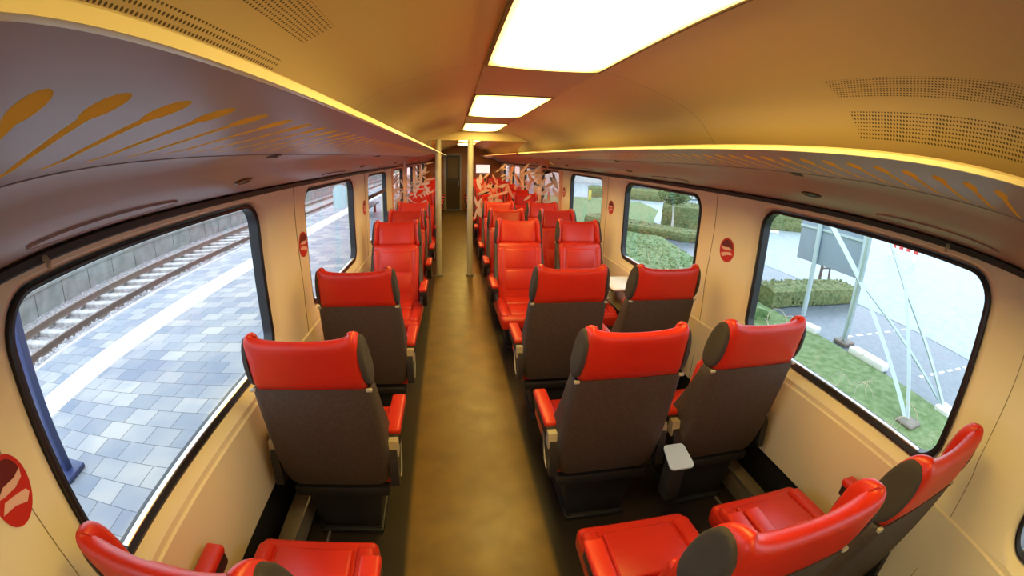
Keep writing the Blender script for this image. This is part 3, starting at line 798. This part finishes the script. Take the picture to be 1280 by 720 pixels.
def leafy(name, pts, h, w, m, label, cat, group=None, seed=1, dens=90, ls=.07, parts=False):
    """hedge: a rounded core with leaf cards of real thickness all over"""
    rnd = random.Random(seed); bm = bmesh.new()
    rings = []
    for i, (x, y) in enumerate(pts):
        x0, y0 = pts[max(0, i-1)]; x1, y1 = pts[min(len(pts)-1, i+1)]
        d = Vector((x1-x0, y1-y0, 0)).normalized(); nn = Vector((-d.y, d.x, 0)); ring = []
        for u, v in ((-1, 0), (-1.02, .5), (-.95, .85), (-.7, 1), (0, 1.03), (.7, 1), (.95, .85), (1.02, .5), (1, 0)):
            ring.append(Vector((x, y, GZ)) + nn*u*w/2*rnd.uniform(.95, 1.05) + Vector((0, 0, v*h*rnd.uniform(.94, 1.04))))
        rings.append(ring)
    loft(bm, rings)
    L = sum(math.dist(pts[i], pts[i+1]) for i in range(len(pts)-1))
    N = int(min(9000, dens*L*(w+2*h)))
    segs = [math.dist(pts[i], pts[i+1]) for i in range(len(pts)-1)]
    for q in range(N):
        i = rnd.choices(range(len(segs)), segs)[0]; f = rnd.random()
        x = pts[i][0]+(pts[i+1][0]-pts[i][0])*f; y = pts[i][1]+(pts[i+1][1]-pts[i][1])*f
        d = Vector((pts[i+1][0]-pts[i][0], pts[i+1][1]-pts[i][1], 0)).normalized(); nn = Vector((-d.y, d.x, 0))
        a = rnd.random()*PI
        c = Vector((x, y, GZ)) + nn*math.cos(a)*w/2*1.03 + Vector((0, 0, max(.02, (math.sin(a)**.35)*h*(1 if abs(math.cos(a)) < .8 else rnd.random()) + rnd.uniform(-.02, .04))))
        s = ls*rnd.uniform(.6, 1.3); u = Vector((rnd.gauss(0, 1), rnd.gauss(0, 1), rnd.gauss(0, 1))).normalized(); v = u.orthogonal().normalized()
        bm.faces.new([bm.verts.new(c+u*s), bm.verts.new(c+v*s*.5), bm.verts.new(c-u*s), bm.verts.new(c-v*s*.5)])
    return tag(obj(name, bm, m, smooth=False), label, cat, group)
leafy('hedge', [(6.6, 7.9), (7.6, 7.95), (8.6, 7.95), (9.6, 7.95)], .42, .9, M['hedge'], 'low clipped hedge crossing behind the pale mast, outside nearest right window', 'hedge', 'hedges', 2)
leafy('hedge', [(14.6, 20.8), (15.8, 20.4), (17.5, 19.7), (19.3, 19.3)], 1.0, 1.2, M['hedge'], 'far hedge at top left of the nearest right window', 'hedge', 'hedges', 3, dens=60, ls=.10)
leafy('hedge', [(10.3, 20.0), (11.3, 19.2), (12.6, 18.6), (14.2, 18.2)], 1.15, 1.6, M['hedge'], 'tall dark hedge beside the young tree outside second right window', 'hedge', 'hedges', 4, dens=60, ls=.09)
leafy('hedge', [(6.4, 20.0), (7.3, 18.2), (8.1, 16.9), (9.0, 15.6), (10.3, 15.2)], .40, 1.1, M['hedge'], 'low curved hedge in front of the lawn outside second right window', 'hedge', 'hedges', 5, dens=80, ls=.07)
leafy('hedge', [(11, 35), (13.5, 34.5), (17, 33)], .9, 1.2, M['hedge'], 'distant hedge behind the lawn, outside third right window', 'hedge', 'hedges', 6, dens=40, ls=.12)
leafy('ground_cover', [(4.6, 7.0), (5.2, 9.5), (5.7, 12), (6.2, 15)], .30, 2.6, M['groundcover'], 'dense low green shrubs beside the coach, outside second right window', 'shrubs', None, 7, dens=75, ls=.09)['kind'] = 'stuff'
t = tag(empty('young_tree', (9.5, 17.7, GZ)), 'young tree with pale trunk and round crown outside second right window', 'tree')
bm = bmesh.new(); tube(bm, [(0, 0, 0), (.02, 0, .6), (-.02, .02, 1.2), (0, 0, 1.7)], [.06, .05, .045, .03], 8); obj('trunk', bm, M['bark'], t)
bm = bmesh.new(); rnd = random.Random(9)
for q in range(2600):
    u = Vector((rnd.gauss(0, 1), rnd.gauss(0, 1), rnd.gauss(0, 1))).normalized()*rnd.random()**.4
    c = Vector((u.x*.80, u.y*.80, 1.72+u.z*.50)); s = rnd.uniform(.04, .09); a = Vector((rnd.gauss(0, 1), rnd.gauss(0, 1), rnd.gauss(0, 1))).normalized(); b = a.orthogonal().normalized()
    bm.faces.new([bm.verts.new(c+a*s), bm.verts.new(c+b*s*.5), bm.verts.new(c-a*s), bm.verts.new(c-b*s*.5)])
obj('crown', bm, M['groundcover'], t, smooth=False)

# lattice mast
t = tag(empty('lattice_mast', (6.2, 4.0, GZ)), 'pale blue steel lattice mast with crossing legs outside nearest right window', 'mast')
def W(p): return Vector((p[0]-6.2, p[1]-4.0, p[2]-GZ))
N1 = (6.2, 4.92, .33); N2 = (6.2, 3.97, .48)
F1 = (6.8, 5.4, GZ); F2 = (5.45, 2.80, GZ); F3 = (6.55, 2.72, GZ+.02)
def ext(a, b, k): return tuple(b[i]+(b[i]-a[i])*k for i in range(3))
T1 = (6.2, 5.79, 1.10); T2 = (6.2, 4.38, 1.02)
def beam(name, a, b, w):
    bm = bmesh.new(); tube(bm, [W(a), W(b)], w, 4); obj(name, bm, M['mast'], t, smooth=False)
T1e = ext(N1, T1, 1.6); T2e = ext(N2, T2, 2.2)
for a, b, w in ((N1, T1e, .060), (N1, F1, .045), (N1, F2, .045), (N2, T2e, .035), (N2, F3, .032), (N2, F2, .035), (N1, ext(F1, N1, 1.6), .045)):
    beam('leg', a, b, w)
beam('brace', N1, F3, .028)
for f in (F1, F2, F3):
    bm = bmesh.new(); w = W(f); box(bm, w.x-.16, w.x+.16, w.y-.16, w.y+.16, w.z-.02, w.z+.07, .02, 1); obj('footing', bm, M['kerbwhite'] if f == F3 else M['duct'], t)
t = tag(empty('road_sign', (7.1, 6.9, GZ)), 'large grey sign board seen from behind on posts, outside nearest right window', 'sign')
bm = bmesh.new(); tube(bm, [(0, 0, 0), (0, 0, 3.2)], .055, 12); obj('post', bm, M['mast'], t)
bm = bmesh.new(); tube(bm, [(0, -1.25, 0), (0, -1.25, 3.2)], .05, 12); obj('post', bm, M['mast'], t)
bm = bmesh.new(); box(bm, .06, .09, -1.2, .62, 1.18, 3.0, .01, 1); pn = obj('panel', bm, M['signback'], t)
bm = bmesh.new(); box(bm, .03, .062, -1.2, .62, 1.90, 1.95); obj('rail', bm, M['mast'], pn)
for k, (x, y, l, r) in enumerate(((6.6, 4.6, .85, 0), (6.75, 2.35, .45, 0), (6.5, 6.15, .5, .2), (15.9, 18.2, .6, 1.3), (14.3, 17.3, .45, 1.3))):
    bm = bmesh.new(); box(bm, -.12, .12, -l/2, l/2, -.03, .11, .03, 2); o = obj('kerb_stone', bm, M['kerbwhite']); o.location = (x, y, GZ+.02); o.rotation_euler = (0, 0, r)
    tag(o, ['long white kerb stone between grass and road, left of the mast foot', 'white kerb block beside the rightmost mast foot', 'white kerb block at the foot of the sign post', 'white boulder block in front of the far hedge, left one', 'white boulder block in front of the far hedge, beside the sign'][k], 'kerb stone', 'white kerb stones')
bm = bmesh.new()
for i in range(26):
    a = i*.35; x = 7.2 + a; y = 5.65 - .01*a
    box(bm, x, x+.2, y, y+.07, GZ-.016, GZ-.010)
for i in range(20):
    a = i*.35; x = 7.3 + a; y = 3.75 - .1*a
    box(bm, x, x+.2, y, y+.07, GZ-.016, GZ-.010)
struct('road_marking_lines', bm, M['whiteline'], smooth=False)
t = tag(empty('stake_frame', (9.9, 9.0, GZ)), 'dark wooden stakes with a crossbar behind the low hedge', 'stakes')
for dx, dy in ((-.2, .0), (.12, -.1), (.02, .15)):
    bm = bmesh.new(); tube(bm, [(dx, dy, 0), (dx*.8, dy*.8, .72)], .03, 6); obj('stake', bm, M['wood'], t)
bm = bmesh.new(); tube(bm, [(-.2, 0, .52), (.12, -.1, .55)], .025, 6); obj('crossbar', bm, M['wood'], t)
t = tag(empty('road_barrier', (19.7, 12.7, GZ)), 'red and white road barrier near top right of nearest right window', 'barrier')
bm = bmesh.new()
for i in range(4):
    bm = bmesh.new(); box(bm, -.05, .05, -.9+i*.45, -.9+i*.45+.24, .45, .75, .01, 1); obj('red_stripe', bm, M['barred'], t)
bm = bmesh.new(); box(bm, -.03, .03, -.9, .9, .46, .74); box(bm, -.04, .04, -.8, -.7, 0, .5); box(bm, -.04, .04, .7, .8, 0, .5); obj('board', bm, M['kerbwhite'], t, smooth=False)
def car(x, y, rz, m, label):
    t = tag(empty('parked_car', (x, y, GZ), rz), label, 'car', 'parked cars')
    bm = bmesh.new()
    P = [(-2.1, .35), (-2.12, .75), (-1.95, .92), (-1.5, .98), (-1.0, 1.42), (.35, 1.45), (1.0, .98), (1.9, .85), (2.1, .65), (2.08, .32)]
    loft(bm, [[Vector((u, v*w, z)) for u, z in P] for v, w in ((-1, .86), (-1, .80), (1, .80), (1, .86))][1:3]); obj('body', bm, m, t, smooth=False)
    bm = bmesh.new(); P = [(-1.4, .98), (-.98, 1.37), (.33, 1.39), (.9, .98)]
    loft(bm, [[Vector((u, v, z)) for u, z in P] for v in (-.81, .81)]); obj('side_windows', bm, M['carglass'], t, smooth=False)
    for u in (-1.3, 1.3):
        for v in (-.76, .76):
            bm = bmesh.new(); tube(bm, [(u, v-.09, .32), (u, v+.09, .32)], .32, 18); obj('wheel', bm, M['black'], t)
car(16.2, 36.8, .1, M['cardark'], 'dark parked car, left one outside second right window')
car(21.8, 36.5, .1, M['carwhite'], 'white parked car, behind the tree outside second right window')
car(26.5, 35, .1, M['cardark'], 'dark parked car at the far right of the car park')
bm = bmesh.new(); box(bm, 9.9, 10.1, 31.5, 31.7, GZ, GZ+.75, .03, 2); tag(obj('bollard', bm, mat('yellow_bollard', (.6, .5, .1), .5)), 'small yellowish bollard on the lawn outside third right window', 'bollard')
t = tag(empty('distant_building', (30, 62, GZ)), 'low pale building far behind the car park', 'building')
bm = bmesh.new(); box(bm, -22, 22, -4, 4, 0, 5); obj('walls', bm, M['backdrop'], t, smooth=False)
bm = bmesh.new(); box(bm, -22.4, 22.4, -4.4, 4.4, 5, 5.4); obj('roof', bm, M['signback'], t, smooth=False)
for i in range(10):
    bm = bmesh.new(); box(bm, -20+i*4.2, -17.6+i*4.2, -4.05, -3.95, 1.2, 3.2); obj('window', bm, M['carglass'], t, smooth=False)

# ------------------------------------------------------------------ world, camera
w = bpy.data.worlds.new('world'); bpy.context.scene.world = w; w.use_nodes = True
nt = w.node_tree; bg = nt.nodes['Background']
tc = node(nt, 'ShaderNodeTexCoord'); nz = node(nt, 'ShaderNodeTexNoise'); nz.inputs['Scale'].default_value = 2.5; nz.inputs['Detail'].default_value = 4
nt.links.new(tc.outputs['Generated'], nz.inputs['Vector'])
cr = node(nt, 'ShaderNodeValToRGB'); cr.color_ramp.elements[0].color = (.62, .80, 1.0, 1); cr.color_ramp.elements[1].color = (.86, .93, 1.0, 1)
cr.color_ramp.elements[0].position = .35; cr.color_ramp.elements[1].position = .65
nt.links.new(nz.outputs['Fac'], cr.inputs[0]); nt.links.new(cr.outputs[0], bg.inputs[0])
bg.inputs[1].default_value = 3.1

cd = bpy.data.cameras.new('camera'); cam = bpy.data.objects.new('camera', cd); C.objects.link(cam)
cd.type = 'PANO'; cd.sensor_fit = 'HORIZONTAL'; cd.sensor_width = 36; cd.sensor_height = 20.25
cd.clip_start = .01; cd.clip_end = 400
for holder in (cd, getattr(cd, 'cycles', None)):
    if holder is None: continue
    try:
        holder.panorama_type = 'FISHEYE_LENS_POLYNOMIAL'; holder.fisheye_fov = math.radians(200)
        holder.fisheye_polynomial_k0 = 0
        holder.fisheye_polynomial_k1 = -6.55024818e-02; holder.fisheye_polynomial_k2 = -5.49103337e-04
        holder.fisheye_polynomial_k3 = 1.17299570e-04; holder.fisheye_polynomial_k4 = -4.54219611e-06
        break
    except Exception as e:
        print('cam', e)
yaw, pitch, roll = -.14347692, -.29908473, -.0254185
c, s = math.cos(roll), math.sin(roll); R1 = Matrix(((c, 0, s), (0, 1, 0), (-s, 0, c)))
c, s = math.cos(pitch), math.sin(pitch); R2 = Matrix(((1, 0, 0), (0, c, -s), (0, s, c)))
c, s = math.cos(yaw), math.sin(yaw); R3 = Matrix(((c, -s, 0), (s, c, 0), (0, 0, 1)))
B = Matrix(((1, 0, 0), (0, 0, -1), (0, 1, 0)))
cam.matrix_world = Matrix.Translation((-.3993, 0, 1.85)) @ (R3 @ R2 @ R1 @ B).to_4x4()
bpy.context.scene.camera = cam
sc = bpy.context.scene
sc.view_settings.view_transform = 'Standard'; sc.view_settings.look = 'None'; sc.view_settings.gamma = 1
sc.view_settings.use_curve_mapping = False; sc.view_settings.exposure = 0
sc.cycles.transparent_max_bounces = 24
sc.cycles.max_bounces = 12; sc.cycles.diffuse_bounces = 6
